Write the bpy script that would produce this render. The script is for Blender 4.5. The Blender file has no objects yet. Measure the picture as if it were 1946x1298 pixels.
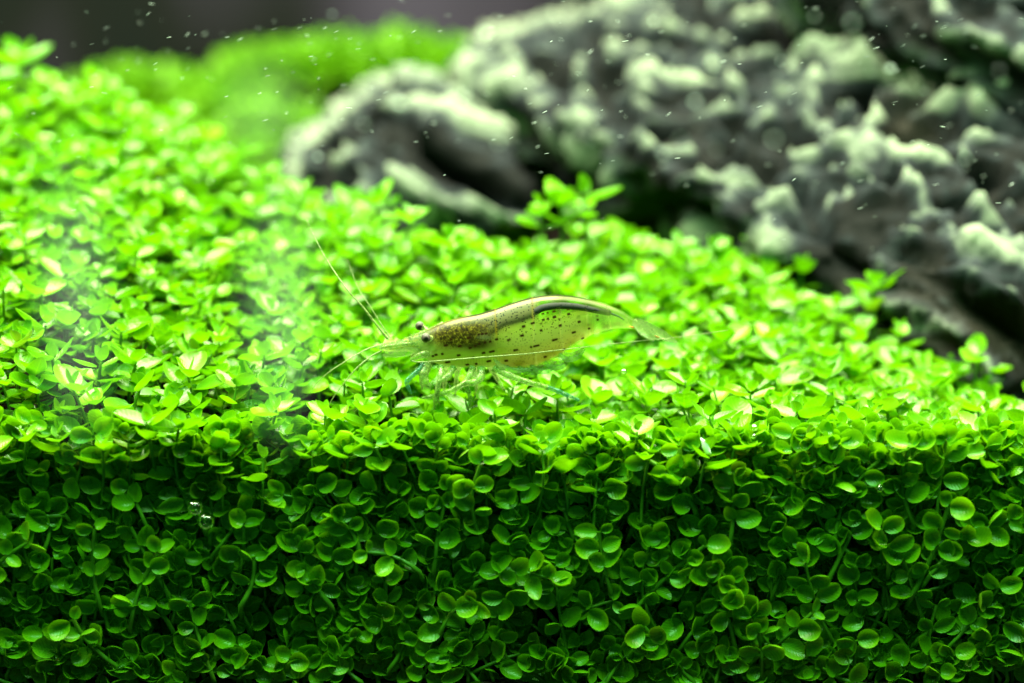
import bpy, bmesh, math, random
import numpy as np
from mathutils import Vector, Matrix, noise

# ------------------------------------------------------------------ camera, world, lamp, exposure
MM = 0.001                                   # everything below is laid out in millimetres
PITCH = math.radians(12.0)
CAM = np.array([0.0, -377.6, 127.0])         # mm
FPX = 5405.0                                 # focal length in photo pixels (100 mm on a 36 mm sensor, 1946 px)
sc = bpy.context.scene
col = sc.collection
cam_d = bpy.data.cameras.new('camera')
cam = bpy.data.objects.new('camera', cam_d)
col.objects.link(cam)
cam.location = CAM * MM
cam.rotation_euler = (math.pi / 2 - PITCH, 0, 0)
cam_d.lens = 100.0
cam_d.sensor_width = 36.0
cam_d.clip_start = 0.005
cam_d.clip_end = 5.0
cam_d.dof.use_dof = True
cam_d.dof.focus_distance = 0.396
cam_d.dof.aperture_fstop = 10.5
sc.camera = cam

world = bpy.data.worlds.new('World')
sc.world = world
world.use_nodes = True
bg = world.node_tree.nodes['Background']
bg.inputs[0].default_value = (0.13, 0.95, 0.24, 1)
bg.inputs[1].default_value = 0.16

ld = bpy.data.lights.new('aquarium_lamp', 'AREA')
ld.shape = 'RECTANGLE'
ld.size = 1.10
ld.size_y = 0.36
ld.energy = 48.0
ld.color = (0.98, 1.0, 0.72)
lamp = bpy.data.objects.new('aquarium_lamp', ld)
col.objects.link(lamp)
lamp.location = (0.0, 0.100, 0.56)
# weak room light above and in front of the tank: the soft glints on the shaded front leaves
rd = bpy.data.lights.new('room_ceiling_lamp', 'AREA')
rd.shape = 'RECTANGLE'
rd.size = 0.55
rd.size_y = 0.17
rd.energy = 10.0
rd.color = (0.36, 1.0, 0.42)
room = bpy.data.objects.new('room_ceiling_lamp', rd)
col.objects.link(room)
room.location = (0.0, -0.22, 0.56)
room.rotation_euler = (math.radians(-20), 0, 0)

sc.view_settings.view_transform = 'Standard'
sc.view_settings.look = 'None'
sc.view_settings.gamma = 1.0
sc.view_settings.exposure = 0.0
sc.render.engine = 'CYCLES'
sc.cycles.use_denoising = True
sc.cycles.max_bounces = 10
sc.cycles.diffuse_bounces = 6
sc.cycles.transparent_max_bounces = 24
sc.cycles.caustics_reflective = False
sc.cycles.caustics_refractive = False

# ------------------------------------------------------------------ helpers
FWD = np.array([0, math.cos(PITCH), -math.sin(PITCH)])
UPV = np.array([0, math.sin(PITCH), math.cos(PITCH)])
RGT = np.array([1.0, 0, 0])


def at(px, row, Y):
    """world point (mm) on the vertical plane y = Y seen at a photo pixel"""
    d = FWD * FPX + RGT * (px - 973.0) + UPV * (649.0 - row)
    t = (Y - CAM[1]) / d[1]
    return CAM + d * t


def srgb(r, g, b):
    f = lambda c: (c / 255 / 12.92) if c / 255 <= 0.04045 else ((c / 255 + 0.055) / 1.055) ** 2.4
    return (f(r), f(g), f(b))


def tag(o, label=None, cat=None, group=None, kind=None):
    if label: o['label'] = label
    if cat: o['category'] = cat
    if group: o['group'] = group
    if kind: o['kind'] = kind
    return o


def link(name, me, mat=None, parent=None):
    o = bpy.data.objects.new(name, me)
    col.objects.link(o)
    if mat is not None and me is not None and not me.materials:
        me.materials.append(mat)
    if parent is not None:
        o.parent = parent
    return o


def empty(name, loc):
    o = bpy.data.objects.new(name, None)
    col.objects.link(o)
    o.empty_display_size = 0.002
    o.location = loc
    return o


def mesh_np(name, V, F, smooth=True, uv=None):
    """V (n,3) mm, F (m,4) quads -> mesh in metres"""
    V = np.asarray(V, dtype=np.float64) * MM
    F = np.asarray(F, dtype=np.int32)
    me = bpy.data.meshes.new(name)
    me.vertices.add(len(V))
    me.vertices.foreach_set('co', V.astype(np.float32).ravel())
    me.loops.add(F.size)
    me.loops.foreach_set('vertex_index', F.ravel())
    me.polygons.add(len(F))
    k = F.shape[1]
    me.polygons.foreach_set('loop_start', np.arange(0, F.size, k, dtype=np.int32))
    me.polygons.foreach_set('loop_total', np.full(len(F), k, dtype=np.int32))
    if smooth:
        me.polygons.foreach_set('use_smooth', np.ones(len(F), dtype=bool))
    if uv is not None:
        l = me.uv_layers.new(name='UVMap')
        l.data.foreach_set('uv', np.asarray(uv, dtype=np.float32)[F.ravel()].ravel())
    me.update(calc_edges=True)
    me.validate()
    return me


def attr_f(me, name, vals):
    a = me.attributes.new(name, 'FLOAT', 'POINT')
    a.data.foreach_set('value', np.asarray(vals, dtype=np.float32))


def attr_c(me, name, vals):
    a = me.attributes.new(name, 'FLOAT_COLOR', 'POINT')
    v = np.ones((len(vals), 4), dtype=np.float32)
    v[:, :3] = vals
    a.data.foreach_set('color', v.ravel())


def tube(points, radii, n=8, caps=True):
    """tapered tube along a polyline: (V, F)"""
    P = np.asarray(points, float)
    R = np.broadcast_to(np.asarray(radii, float), (len(P),))
    T = np.gradient(P, axis=0)
    T /= np.linalg.norm(T, axis=1)[:, None] + 1e-9
    ref = np.array([0.13, 0.97, 0.21])
    U = np.cross(T, ref); U /= np.linalg.norm(U, axis=1)[:, None] + 1e-9
    W = np.cross(T, U)
    a = np.linspace(0, 2 * math.pi, n, endpoint=False)
    V = P[:, None, :] + R[:, None, None] * (np.cos(a)[None, :, None] * U[:, None, :] + np.sin(a)[None, :, None] * W[:, None, :])
    V = V.reshape(-1, 3)
    F = []
    for i in range(len(P) - 1):
        for j in range(n):
            j2 = (j + 1) % n
            F.append((i * n + j, i * n + j2, (i + 1) * n + j2, (i + 1) * n + j))
    if caps:
        for base, p, flip in ((0, P[0] - T[0] * R[0] * 0.5, True), ((len(P) - 1) * n, P[-1] + T[-1] * R[-1] * 0.5, False)):
            k = len(V); V = np.vstack([V, p])
            for j in range(0, n, 2):
                q = (base + j, base + (j + 1) % n, base + (j + 2) % n, k)
                F.append(q[::-1] if flip else q)
    return V, np.array(F)


def join(parts):
    V, F, o = [], [], 0
    for v, f in parts:
        V.append(v); F.append(np.asarray(f) + o); o += len(v)
    return np.vstack(V), np.vstack(F)


def smooth_path(pts, n=24):
    P = np.asarray(pts, float)
    d = np.r_[0, np.cumsum(np.linalg.norm(np.diff(P, axis=0), axis=1))]
    out = []
    # Catmull-Rom
    t = np.linspace(0, len(P) - 1, n)
    for x in t:
        i = min(int(x), len(P) - 2); u = x - i
        p0 = P[max(i - 1, 0)]; p1 = P[i]; p2 = P[i + 1]; p3 = P[min(i + 2, len(P) - 1)]
        out.append(0.5 * ((2 * p1) + (-p0 + p2) * u + (2 * p0 - 5 * p1 + 4 * p2 - p3) * u * u + (-p0 + 3 * p1 - 3 * p2 + p3) * u ** 3))
    return np.array(out)


# ------------------------------------------------------------------ materials
def new_mat(name):
    m = bpy.data.materials.new(name)
    m.use_nodes = True
    nt = m.node_tree
    nt.nodes.clear()
    out = nt.nodes.new('ShaderNodeOutputMaterial')
    return m, nt, out


class N:
    """tiny node-building helper"""
    def __init__(s, nt): s.nt = nt
    def __call__(s, typ, ins=None, **props):
        n = s.nt.nodes.new(typ)
        for k, v in props.items(): setattr(n, k, v)
        for k, v in (ins or {}).items():
            if isinstance(v, bpy.types.NodeSocket): s.nt.links.new(v, n.inputs[k])
            else: n.inputs[k].default_value = v
        return n
    def math(s, op, a, b=None, clamp=False):
        n = s.nt.nodes.new('ShaderNodeMath'); n.operation = op; n.use_clamp = clamp
        for i, v in enumerate((a, b)):
            if v is None: continue
            if isinstance(v, bpy.types.NodeSocket): s.nt.links.new(v, n.inputs[i])
            else: n.inputs[i].default_value = v
        return n.outputs[0]
    def mixc(s, f, a, b, blend='MIX'):
        n = s.nt.nodes.new('ShaderNodeMix'); n.data_type = 'RGBA'; n.blend_type = blend
        for i, v in ((0, f), (6, a), (7, b)):
            if isinstance(v, bpy.types.NodeSocket): s.nt.links.new(v, n.inputs[i])
            elif i == 0: n.inputs[0].default_value = v
            else: n.inputs[i].default_value = (*v[:3], 1)
        return n.outputs[2]
    def ramp(s, fac, stops):
        n = s.nt.nodes.new('ShaderNodeValToRGB')
        e = n.color_ramp.elements
        while len(e) < len(stops): e.new(0.5)
        for el, (p, c) in zip(e, stops):
            el.position = p; el.color = (*c[:3], 1) if not isinstance(c, (int, float)) else (c, c, c, 1)
        s.nt.links.new(fac, n.inputs[0])
        return n.outputs[0]
    def link(s, a, b): s.nt.links.new(a, b)


def leaf_material(name, lo, mid, hi, olive, olive_at=0.965, transl=0.30, rough=0.30, spec=0.38):
    m, nt, out = new_mat(name)
    k = N(nt)
    geo = k('ShaderNodeNewGeometry'); oi = k('ShaderNodeObjectInfo')
    r = k.math('FRACT', k.math('ADD', geo.outputs['Random Per Island'], oi.outputs['Random']))
    c = k.ramp(r, [(0.0, lo), (0.5, mid), (0.93, hi), (olive_at, hi), (min(1.0, olive_at + 0.02), olive)])
    tc = k('ShaderNodeTexCoord')
    # soft blotches over each blade
    nz = k('ShaderNodeTexNoise', {'Vector': tc.outputs['Object'], 'Scale': 900.0, 'Detail': 3.0})
    c = k.mixc(k.math('MULTIPLY', k.math('SUBTRACT', nz.outputs[0], 0.35, True), 1.1, True), c, hi)
    # midrib and side veins from the blade's own coordinates
    uv = k('ShaderNodeUVMap', uv_map='UVMap')
    sx = k('ShaderNodeSeparateXYZ', {0: uv.outputs[0]})
    au = k.math('ABSOLUTE', k.math('SUBTRACT', sx.outputs[0], 0.5))
    rib = k.math('LESS_THAN', au, 0.028)
    vein = k.math('SINE', k.math('MULTIPLY', k.math('SUBTRACT', sx.outputs[1], k.math('MULTIPLY', au, 0.7)), 46.0))
    veinm = k.math('GREATER_THAN', vein, 0.9)
    c = k.mixc(k.math('MULTIPLY', rib, 0.35), c, hi)
    c = k.mixc(k.math('MULTIPLY', veinm, 0.14), c, hi)
    margin = k.math('GREATER_THAN', au, 0.455)
    c = k.mixc(k.math('MULTIPLY', margin, 0.55), c, (0.15, 0.40, 0.015))
    bmp = k('ShaderNodeBump', {'Height': k.math('ADD', k.math('MULTIPLY', vein, 0.05), k.math('MULTIPLY', nz.outputs[0], 1.3)), 'Strength': 0.60, 'Distance': 0.00025})
    p = k('ShaderNodeBsdfPrincipled', {'Base Color': c, 'Roughness': rough, 'Specular IOR Level': spec, 'Normal': bmp.outputs[0]})
    tcol = k.mixc(1.0, c, (1.3, 1.35, 0.35), 'MULTIPLY')
    t = k('ShaderNodeBsdfTranslucent', {'Color': tcol, 'Normal': bmp.outputs[0]})
    mx = k('ShaderNodeMixShader', {0: transl, 1: p.outputs[0], 2: t.outputs[0]})
    k.link(mx.outputs[0], out.inputs[0])
    return m


M_LEAF = leaf_material('carpet_leaf', (0.045, 0.180, 0.0015), (0.090, 0.275, 0.0015), (0.135, 0.350, 0.0025), (0.085, 0.160, 0.010))
M_MOSS = leaf_material('moss_frond', (0.055, 0.190, 0.003), (0.10, 0.27, 0.004), (0.15, 0.34, 0.006), (0.06, 0.2, 0.006), rough=0.5)


def stem_material():
    m, nt, out = new_mat('carpet_stem'); k = N(nt)
    tc = k('ShaderNodeTexCoord')
    nz = k('ShaderNodeTexNoise', {'Vector': tc.outputs['Object'], 'Scale': 350.0, 'Detail': 2.0})
    c = k.ramp(nz.outputs[0], [(0.3, (0.05, 0.19, 0.006)), (0.7, (0.12, 0.31, 0.012))])
    p = k('ShaderNodeBsdfPrincipled', {'Base Color': c, 'Roughness': 0.35})
    t = k('ShaderNodeBsdfTranslucent', {'Color': c})
    k.link(k('ShaderNodeMixShader', {0: 0.3, 1: p.outputs[0], 2: t.outputs[0]}).outputs[0], out.inputs[0])
    return m


M_STEM = stem_material()


def soil_material():
    m, nt, out = new_mat('aquarium_soil'); k = N(nt)
    tc = k('ShaderNodeTexCoord')
    v = k('ShaderNodeTexVoronoi', {'Vector': tc.outputs['Object'], 'Scale': 520.0})
    nz = k('ShaderNodeTexNoise', {'Vector': tc.outputs['Object'], 'Scale': 160.0, 'Detail': 5.0})
    c = k.ramp(nz.outputs[0], [(0.3, (0.006, 0.004, 0.003)), (0.7, (0.028, 0.018, 0.011))])
    c = k.mixc(0.35, c, v.outputs['Color'], 'SOFT_LIGHT')
    b = k('ShaderNodeBump', {'Height': v.outputs['Distance'], 'Strength': 0.9, 'Distance': 0.0012})
    b.invert = True
    p = k('ShaderNodeBsdfPrincipled', {'Base Color': c, 'Roughness': 0.9, 'Specular IOR Level': 0.15, 'Normal': b.outputs[0]})
    k.link(p.outputs[0], out.inputs[0])
    return m


M_SOIL = soil_material()


def rock_material():
    m, nt, out = new_mat('grey_white_stone'); k = N(nt)
    tc = k('ShaderNodeTexCoord')
    mp = k('ShaderNodeMapping', {'Vector': tc.outputs['Object'], 'Rotation': (0, math.radians(33), math.radians(-25)), 'Scale': (0.35, 1.0, 1.0)})
    n1 = k('ShaderNodeTexNoise', {'Vector': mp.outputs[0], 'Scale': 95.0, 'Detail': 7.0, 'Roughness': 0.62, 'Distortion': 0.7})
    n2 = k('ShaderNodeTexNoise', {'Vector': mp.outputs[0], 'Scale': 26.0, 'Detail': 4.0, 'Distortion': 1.1})
    ve = k('ShaderNodeAttribute', attribute_name='vein')
    mo = k('ShaderNodeAttribute', attribute_name='moss')
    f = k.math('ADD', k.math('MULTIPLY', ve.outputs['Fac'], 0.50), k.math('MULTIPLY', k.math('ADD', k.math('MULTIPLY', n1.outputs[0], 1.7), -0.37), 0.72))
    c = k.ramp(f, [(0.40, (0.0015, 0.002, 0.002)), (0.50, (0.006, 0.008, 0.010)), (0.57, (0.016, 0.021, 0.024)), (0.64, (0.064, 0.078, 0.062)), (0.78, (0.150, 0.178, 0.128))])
    brown = k.ramp(n2.outputs[0], [(0.56, 0.0), (0.70, 1.0)])
    c = k.mixc(k.math('MULTIPLY', brown, 0.25), c, (0.055, 0.045, 0.032))
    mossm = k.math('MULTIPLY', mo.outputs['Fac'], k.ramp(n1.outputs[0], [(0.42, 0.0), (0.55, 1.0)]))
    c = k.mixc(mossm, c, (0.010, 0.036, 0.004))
    b = k('ShaderNodeBump', {'Height': n1.outputs[0], 'Strength': 0.6, 'Distance': 0.002})
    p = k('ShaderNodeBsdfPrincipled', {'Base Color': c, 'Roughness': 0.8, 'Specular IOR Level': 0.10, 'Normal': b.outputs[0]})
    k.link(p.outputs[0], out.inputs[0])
    return m


M_ROCK = rock_material()

# ------------------------------------------------------------------ terrain of the carpet
#            photo column, crest row, crest depth, profile power
CREST = np.array([
    (-400, 95, 112, 0.72), (0, 112, 110, 0.72), (140, 118, 110, 0.72), (230, 150, 108, 0.72), (330, 200, 104, 0.74),
    (430, 255, 98, 0.78), (500, 310, 92, 0.82), (580, 340, 84, 0.90), (690, 375, 74, 1.0), (780, 415, 66, 1.08),
    (860, 445, 64, 1.10), (950, 452, 66, 1.10), (1040, 430, 72, 1.08), (1120, 425, 76, 1.06), (1300, 440, 80, 1.02),
    (1430, 465, 80, 0.98), (1530, 515, 76, 0.95), (1640, 585, 70, 0.90), (1730, 640, 62, 0.85), (1800, 690, 56, 0.8),
    (1946, 715, 50, 0.8), (2350, 735, 46, 0.8)], float)
CREST[:, 1] += np.interp(CREST[:, 0], [0, 400, 900, 1400, 1600, 1800], [22, 18, 14, 16, 34, 20])


def canopy(x, Y):
    """height (mm) of the leaf canopy"""
    depth = (Y - CAM[1]) * math.cos(PITCH) + 20.0
    px = 973 + x / depth * FPX
    cr = np.interp(px, CREST[:, 0], CREST[:, 1]); cy = np.interp(px, CREST[:, 0], CREST[:, 2]); pw = np.interp(px, CREST[:, 0], CREST[:, 3])
    s = max(Y, 0.0) / cy
    over = max(0.0, Y - cy)
    s = min(s, 1.0)
    row = 848 + 8 * math.sin(x * 0.11) + (cr - 848) * s ** pw
    z = at(px, row, min(max(Y, 0.0), cy))[2]
    z -= over * 0.75
    z += 0.9 * noise.noise(Vector((x * 0.09, Y * 0.09, 3.1))) + 0.7 * noise.noise(Vector((x * 0.25, Y * 0.25, 7.7)))
    return z


def build_soil():
    xs = np.arange(-175, 176, 2.5); ys = np.r_[np.arange(-14, 14, 1.4), np.arange(14, 430, 3.5)]
    V = []
    for y in ys:
        for x in xs:
            top = canopy(x, y) - 9.5 if y < 160 else canopy(x, 160) - 9.5
            top = max(top, 2.0)
            w = min(1.0, max(0.0, (y - 4.0) / 6.5)); w = w * w * (3 - 2 * w)
            z = -2.2 + (top + 2.2) * w
            z += 0.7 * noise.noise(Vector((x * 0.5, y * 0.5, z * 0.4)))
            V.append((x, y + 0.9 * noise.noise(Vector((x * 0.4, z * 0.4, 9.0))), z))
    nx = len(xs)
    F = [(j * nx + i, j * nx + i + 1, (j + 1) * nx + i + 1, (j + 1) * nx + i) for j in range(len(ys) - 1) for i in range(nx - 1)]
    o = link('soil_ground', mesh_np('soil_ground', V, F), M_SOIL)
    tag(o, kind='structure')
    return o


build_soil()

# back wall of the tank, far behind everything
def build_back():
    m, nt, out = new_mat('dark_tank_back'); k = N(nt)
    tc = k('ShaderNodeTexCoord')
    mp = k('ShaderNodeMapping', {'Vector': tc.outputs['Object'], 'Scale': (1.0, 1.0, 0.35), 'Location': (0.083, 0.0, 0.0)})
    n1 = k('ShaderNodeTexNoise', {'Vector': mp.outputs[0], 'Scale': 13.0, 'Detail': 1.0})
    c = k.ramp(n1.outputs[0], [(0.32, (0.002, 0.005, 0.004)), (0.46, (0.005, 0.006, 0.005)), (0.58, (0.020, 0.017, 0.026)), (0.7, (0.032, 0.027, 0.042))])
    p = k('ShaderNodeBsdfPrincipled', {'Base Color': c, 'Roughness': 0.9, 'Specular IOR Level': 0.05})
    k.link(p.outputs[0], out.inputs[0])
    bm = bmesh.new()
    bmesh.ops.create_cube(bm, size=1.0)
    for v in bm.verts:
        v.co = Vector((v.co.x * 0.9, 0.430 + v.co.y * 0.008, 0.16 + v.co.z * 0.36))
    me = bpy.data.meshes.new('back_wall'); bm.to_mesh(me); bm.free()
    tag(link('back_wall', me, m), kind='structure')


build_back()

# ------------------------------------------------------------------ stones
def make_rock(name, pts, seed, label, voxel=1.5, amp=1.0, moss_bias=0.0):
    bm = bmesh.new()
    P = [Vector(at(*p)) for p in pts]
    base = sum(P, Vector()) / len(P)
    for p in P: bm.verts.new((p - base) * MM)
    bmesh.ops.convex_hull(bm, input=bm.verts)
    me = bpy.data.meshes.new(name)
    bm.to_mesh(me); bm.free()
    o = link(name, me, M_ROCK)
    r = o.modifiers.new('r', 'REMESH'); r.mode = 'VOXEL'; r.voxel_size = voxel * MM
    s = o.modifiers.new('s', 'SMOOTH'); s.iterations = 6
    dg = bpy.context.evaluated_depsgraph_get()
    me2 = bpy.data.meshes.new_from_object(o.evaluated_get(dg))
    o.modifiers.clear()
    o.data = me2
    bpy.data.meshes.remove(me)
    me2.name = name
    rot = Matrix.Rotation(math.radians(-33), 3, 'Y') @ Matrix.Rotation(math.radians(15), 3, 'Z')
    nv = len(me2.vertices)
    co = np.empty(nv * 3, np.float32); me2.vertices.foreach_get('co', co); co = co.reshape(-1, 3)
    no = np.empty(nv * 3, np.float32); me2.vertices.foreach_get('normal', no); no = no.reshape(-1, 3)
    off = Vector((seed * 13.7, seed * 5.1, seed * 3.3))
    vein = np.zeros(nv); moss = np.zeros(nv); disp = np.zeros(nv)
    for i in range(nv):
        q = rot @ (Vector(co[i]) / MM)
        q = Vector((q.x * 0.32, q.y, q.z))
        w = Vector((noise.noise(q * 0.05 + off), noise.noise(q * 0.05 + off * 1.7), noise.noise(q * 0.05 - off))) * 6.0
        big = noise.noise(q * 0.034 + off)
        rid = max(0.0, 1 - abs(noise.noise((q + w) * 0.11 + off)) * 3.0)          # long ridges
        fine = max(0.0, 1 - abs(noise.noise((q + w) * 0.27 + off * 2)) * 2.6)
        grit = noise.noise(q * 0.5 + off)
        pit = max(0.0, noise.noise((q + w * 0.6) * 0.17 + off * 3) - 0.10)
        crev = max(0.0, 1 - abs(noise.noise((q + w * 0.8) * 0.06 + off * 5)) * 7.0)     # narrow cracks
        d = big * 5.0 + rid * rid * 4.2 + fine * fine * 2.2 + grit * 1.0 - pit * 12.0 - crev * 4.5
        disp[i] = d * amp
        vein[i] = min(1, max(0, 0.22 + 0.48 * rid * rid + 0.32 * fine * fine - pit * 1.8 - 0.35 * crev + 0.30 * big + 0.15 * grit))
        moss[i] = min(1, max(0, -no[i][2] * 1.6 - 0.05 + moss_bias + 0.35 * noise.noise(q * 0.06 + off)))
    co += no * disp[:, None] * MM
    me2.vertices.foreach_set('co', co.ravel())
    me2.polygons.foreach_set('use_smooth', np.ones(len(me2.polygons), bool))
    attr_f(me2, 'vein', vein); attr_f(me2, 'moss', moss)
    me2.update()
    o.location = base * MM
    tag(o, label, 'stone')
    return o


ridge = [(880, 150, 150), (960, 215, 140), (1060, 250, 126), (1300, 330, 98), (1450, 415, 80), (1700, 480, 64), (1946, 560, 54), (2250, 640, 50)]
under = [(890, 200, 160), (1050, 340, 138), (1250, 410, 112), (1450, 480, 92), (1600, 600, 70), (1750, 720, 57), (1946, 800, 47), (2250, 860, 44)]
top = [(885, 118, 165), (1000, 92, 172), (1110, 72, 178), (1130, 40, 185), (1250, 28, 190), (1380, -60, 195), (1700, -160, 190), (2250, -160, 150)]
back = [(900, 130, 225), (1250, 60, 240), (1700, -100, 240), (2250, -100, 220), (900, 320, 225), (1450, 560, 200), (2250, 840, 180)]
make_rock('seiryu_stone', ridge + under + top + back, 1.0, 'large craggy grey and white stone sloping down to the carpet', voxel=1.35)
make_rock('seiryu_stone', [(560, 320, 165), (610, 288, 150), (690, 225, 140), (735, 180, 142), (800, 152, 146), (850, 168, 144), (885, 230, 138), (800, 262, 122),
                           (930, 300, 128), (1010, 360, 118), (1000, 440, 118), (930, 470, 112), (700, 440, 112), (600, 420, 120), (640, 300, 132),
                           (560, 420, 190), (700, 200, 190), (850, 180, 190), (1010, 400, 180)], 4.2,
          'small rounded pale grey stone with dark hollows beside the moss bank', voxel=1.4, amp=0.85)
make_rock('seiryu_stone', [(1490, -20, 128), (1540, 50, 120), (1640, 110, 112), (1760, 175, 106), (1880, 240, 100), (2050, 330, 92), (2250, 330, 92),
                           (1500, -120, 130), (2250, -140, 110), (1560, 60, 190), (1900, 240, 175), (2250, 300, 170), (1560, -120, 190), (2250, -120, 190), (1800, 60, 100), (2050, 130, 90)], 5.3,
          'dark slate grey stone with pale ridges resting on top of the large stone', voxel=1.5, amp=0.9)

# ------------------------------------------------------------------ leaves
def leaf_template(wr, cup, bend, tip, skew=0.0, twist=0.0, point=0.0):
    """unit-length ovate blade along +x, upper face +z; returns V (35+,3), F, UV"""
    nt_, nu = 9, 5
    us = np.array([-1, -0.6, 0, 0.6, 1.0])
    V, UV = [], []
    for a in range(nt_):
        t = (1 - math.cos(math.pi * a / (nt_ - 1))) / 2
        e = math.sqrt(max(0.0, 1 - (2 * t ** tip - 1) ** 2))          # rounded oval
        w = wr * 0.5 * (e * (1 - point * max(0.0, t - 0.45) * 1.2)) + 0.012
        for u in us:
            x = 0.12 + 0.88 * t
            y = u * w + skew * 0.12 * math.sin(math.pi * t)
            z = cup * (u * u) * w * 1.1 + bend * (t * t - 0.25 * t) + 0.05 * min(1.0, abs(u) * 2) * w
            z += cup * 0.35 * (2 * t - 1) ** 2 * 0.5 + twist * u * w * t
            V.append((x, y, z)); UV.append((u * 0.5 + 0.5, t))
    F = [(j * nu + i, j * nu + i + 1, (j + 1) * nu + i + 1, (j + 1) * nu + i) for j in range(nt_ - 1) for i in range(nu - 1)]
    # short petiole: a narrow folded strip from the origin
    b = len(V)
    V += [(0, -0.022, 0), (0, 0.022, 0), (0.14, 0.03, 0.0), (0.14, -0.03, 0.0)]; UV += [(0.48, 0), (0.52, 0), (0.52, 0.02), (0.48, 0.02)]
    F.append((b, b + 1, b + 2, b + 3)[::-1])
    return np.array(V), np.array(F), np.array(UV)


TPL_TOP = [leaf_template(0.62, 0.35, 0.05, 0.92, point=0.35), leaf_template(0.72, 0.5, -0.10, 0.95, 0.3, point=0.2), leaf_template(0.56, 0.25, 0.14, 0.85, -0.3, point=0.5),
           leaf_template(0.76, 0.4, -0.05, 1.0, 0.0, 0.3, point=0.1), leaf_template(0.64, 0.6, 0.02, 0.9, 0.2, -0.3, point=0.4)]
TPL_FACE = [leaf_template(0.66, 0.62, 0.10, 1.0), leaf_template(0.76, 0.75, 0.16, 1.05, 0.2), leaf_template(0.60, 0.50, 0.05, 0.92, -0.2, point=0.25),
            leaf_template(0.72, 0.85, 0.22, 1.1, 0.0, 0.25), leaf_template(0.68, 0.55, -0.08, 1.1, 0.2, -0.25, point=0.15)]
TPL = TPL_TOP + TPL_FACE
LEAF_ME = [mesh_np('leaf_blade_%d' % i, v, f, uv=uv) for i, (v, f, uv) in enumerate(TPL)]
for me in LEAF_ME: me.materials.append(M_LEAF)


def frame_from(xdir, zhint):
    x = np.asarray(xdir, float); x = x / np.linalg.norm(x)
    z = np.asarray(zhint, float); z = z - x * np.dot(x, z)
    nz = np.linalg.norm(z)
    if nz < 1e-3:
        z = np.cross(x, [0.3, 0.8, 0.5]); nz = np.linalg.norm(z)
    z /= nz
    y = np.cross(z, x)
    return np.stack([x, y, z], axis=1)       # columns


def sprig_top(r, h=10.0, scale=1.0, slope=(0, 0)):
    """upright sprig: stem polyline, leaves [(R 3x3 columns, pos, size, template)]"""
    az = r.uniform(0, 2 * math.pi); lean = r.uniform(0, 0.32)
    ld_ = np.array([math.cos(az) * lean + slope[0], math.sin(az) * lean + slope[1], 1.0]); ld_ /= np.linalg.norm(ld_)
    bend = np.array([r.uniform(-0.8, 0.8), r.uniform(-0.8, 0.8), 0])
    P = [ld_ * h * t + bend * math.sin(math.pi * t) for t in np.linspace(0, 1, 5)]
    leaves = []
    nodes = [(0.40, -0.05, 0.85), (0.68, 0.15, 1.0), (0.90, 0.42, 0.98), (1.0, 0.95, 0.55)]
    if r.random() < 0.35: nodes = nodes[1:]
    rot = r.uniform(0, math.pi)
    for n_, (t, pitch, sz) in enumerate(nodes):
        p = ld_ * h * t + bend * math.sin(math.pi * t)
        a0 = rot + n_ * math.pi / 2 + r.uniform(-0.35, 0.35)
        for sgn in (0, math.pi):
            a = a0 + sgn + r.uniform(-0.25, 0.25)
            pt = pitch + r.uniform(-0.28, 0.28)
            d = np.array([math.cos(a) * math.cos(pt), math.sin(a) * math.cos(pt), math.sin(pt)]) + ld_ * 0.1
            zh = np.array([-math.cos(a) * math.sin(pt), -math.sin(a) * math.sin(pt), math.cos(pt)]) + np.array([r.uniform(-.3, .3), r.uniform(-.3, .3), 0])
            leaves.append((frame_from(d, zh), p, scale * sz * r.uniform(3.9, 5.4), r.randrange(5)))
    return np.array(P), 0.27 * scale, leaves


def sprig_face(r, pairs, length, lean, scale=1.0):
    """sprig pressed against the front glass: stem in the x-z plane, cupped leaves turned to -y"""
    d = np.array([math.sin(lean), r.uniform(-0.12, 0.12), math.cos(lean)])
    side = np.array([math.cos(lean), 0, -math.sin(lean)])
    bow = r.uniform(-0.14, 0.14) * length
    f = lambda t: d * length * t + side * bow * math.sin(math.pi * t) + np.array([0, 0.5 * math.sin(3 * t), 0])
    P = [f(t) for t in np.linspace(0, 1, 6)]
    P = [P[0] + np.array([-1.0 * d[0], 5.5, -3.5]), P[0] + np.array([-0.6 * d[0], 2.2, -2.0])] + P
    leaves = []
    for n_ in range(pairs):
        t = 1.0 - 0.92 * n_ / max(1, pairs) ; p = f(t)
        for sgn in (-1, 1):
            ang = r.uniform(0.45, 1.45)
            ax = side * sgn * math.sin(ang) + d * math.cos(ang) + np.array([0, -0.25 + r.uniform(-0.35, 0.30), 0])
            zh = np.array([r.gauss(0, 0.5), -1.0, r.gauss(0.25, 0.55)])
            leaves.append((frame_from(ax, zh), p, scale * r.uniform(2.7, 4.2) * (0.72 if n_ == 0 and r.random() < 0.4 else 1.0), 5 + r.randrange(5)))
    return np.array(P), 0.38 * scale * r.uniform(0.75, 1.15), leaves


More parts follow.
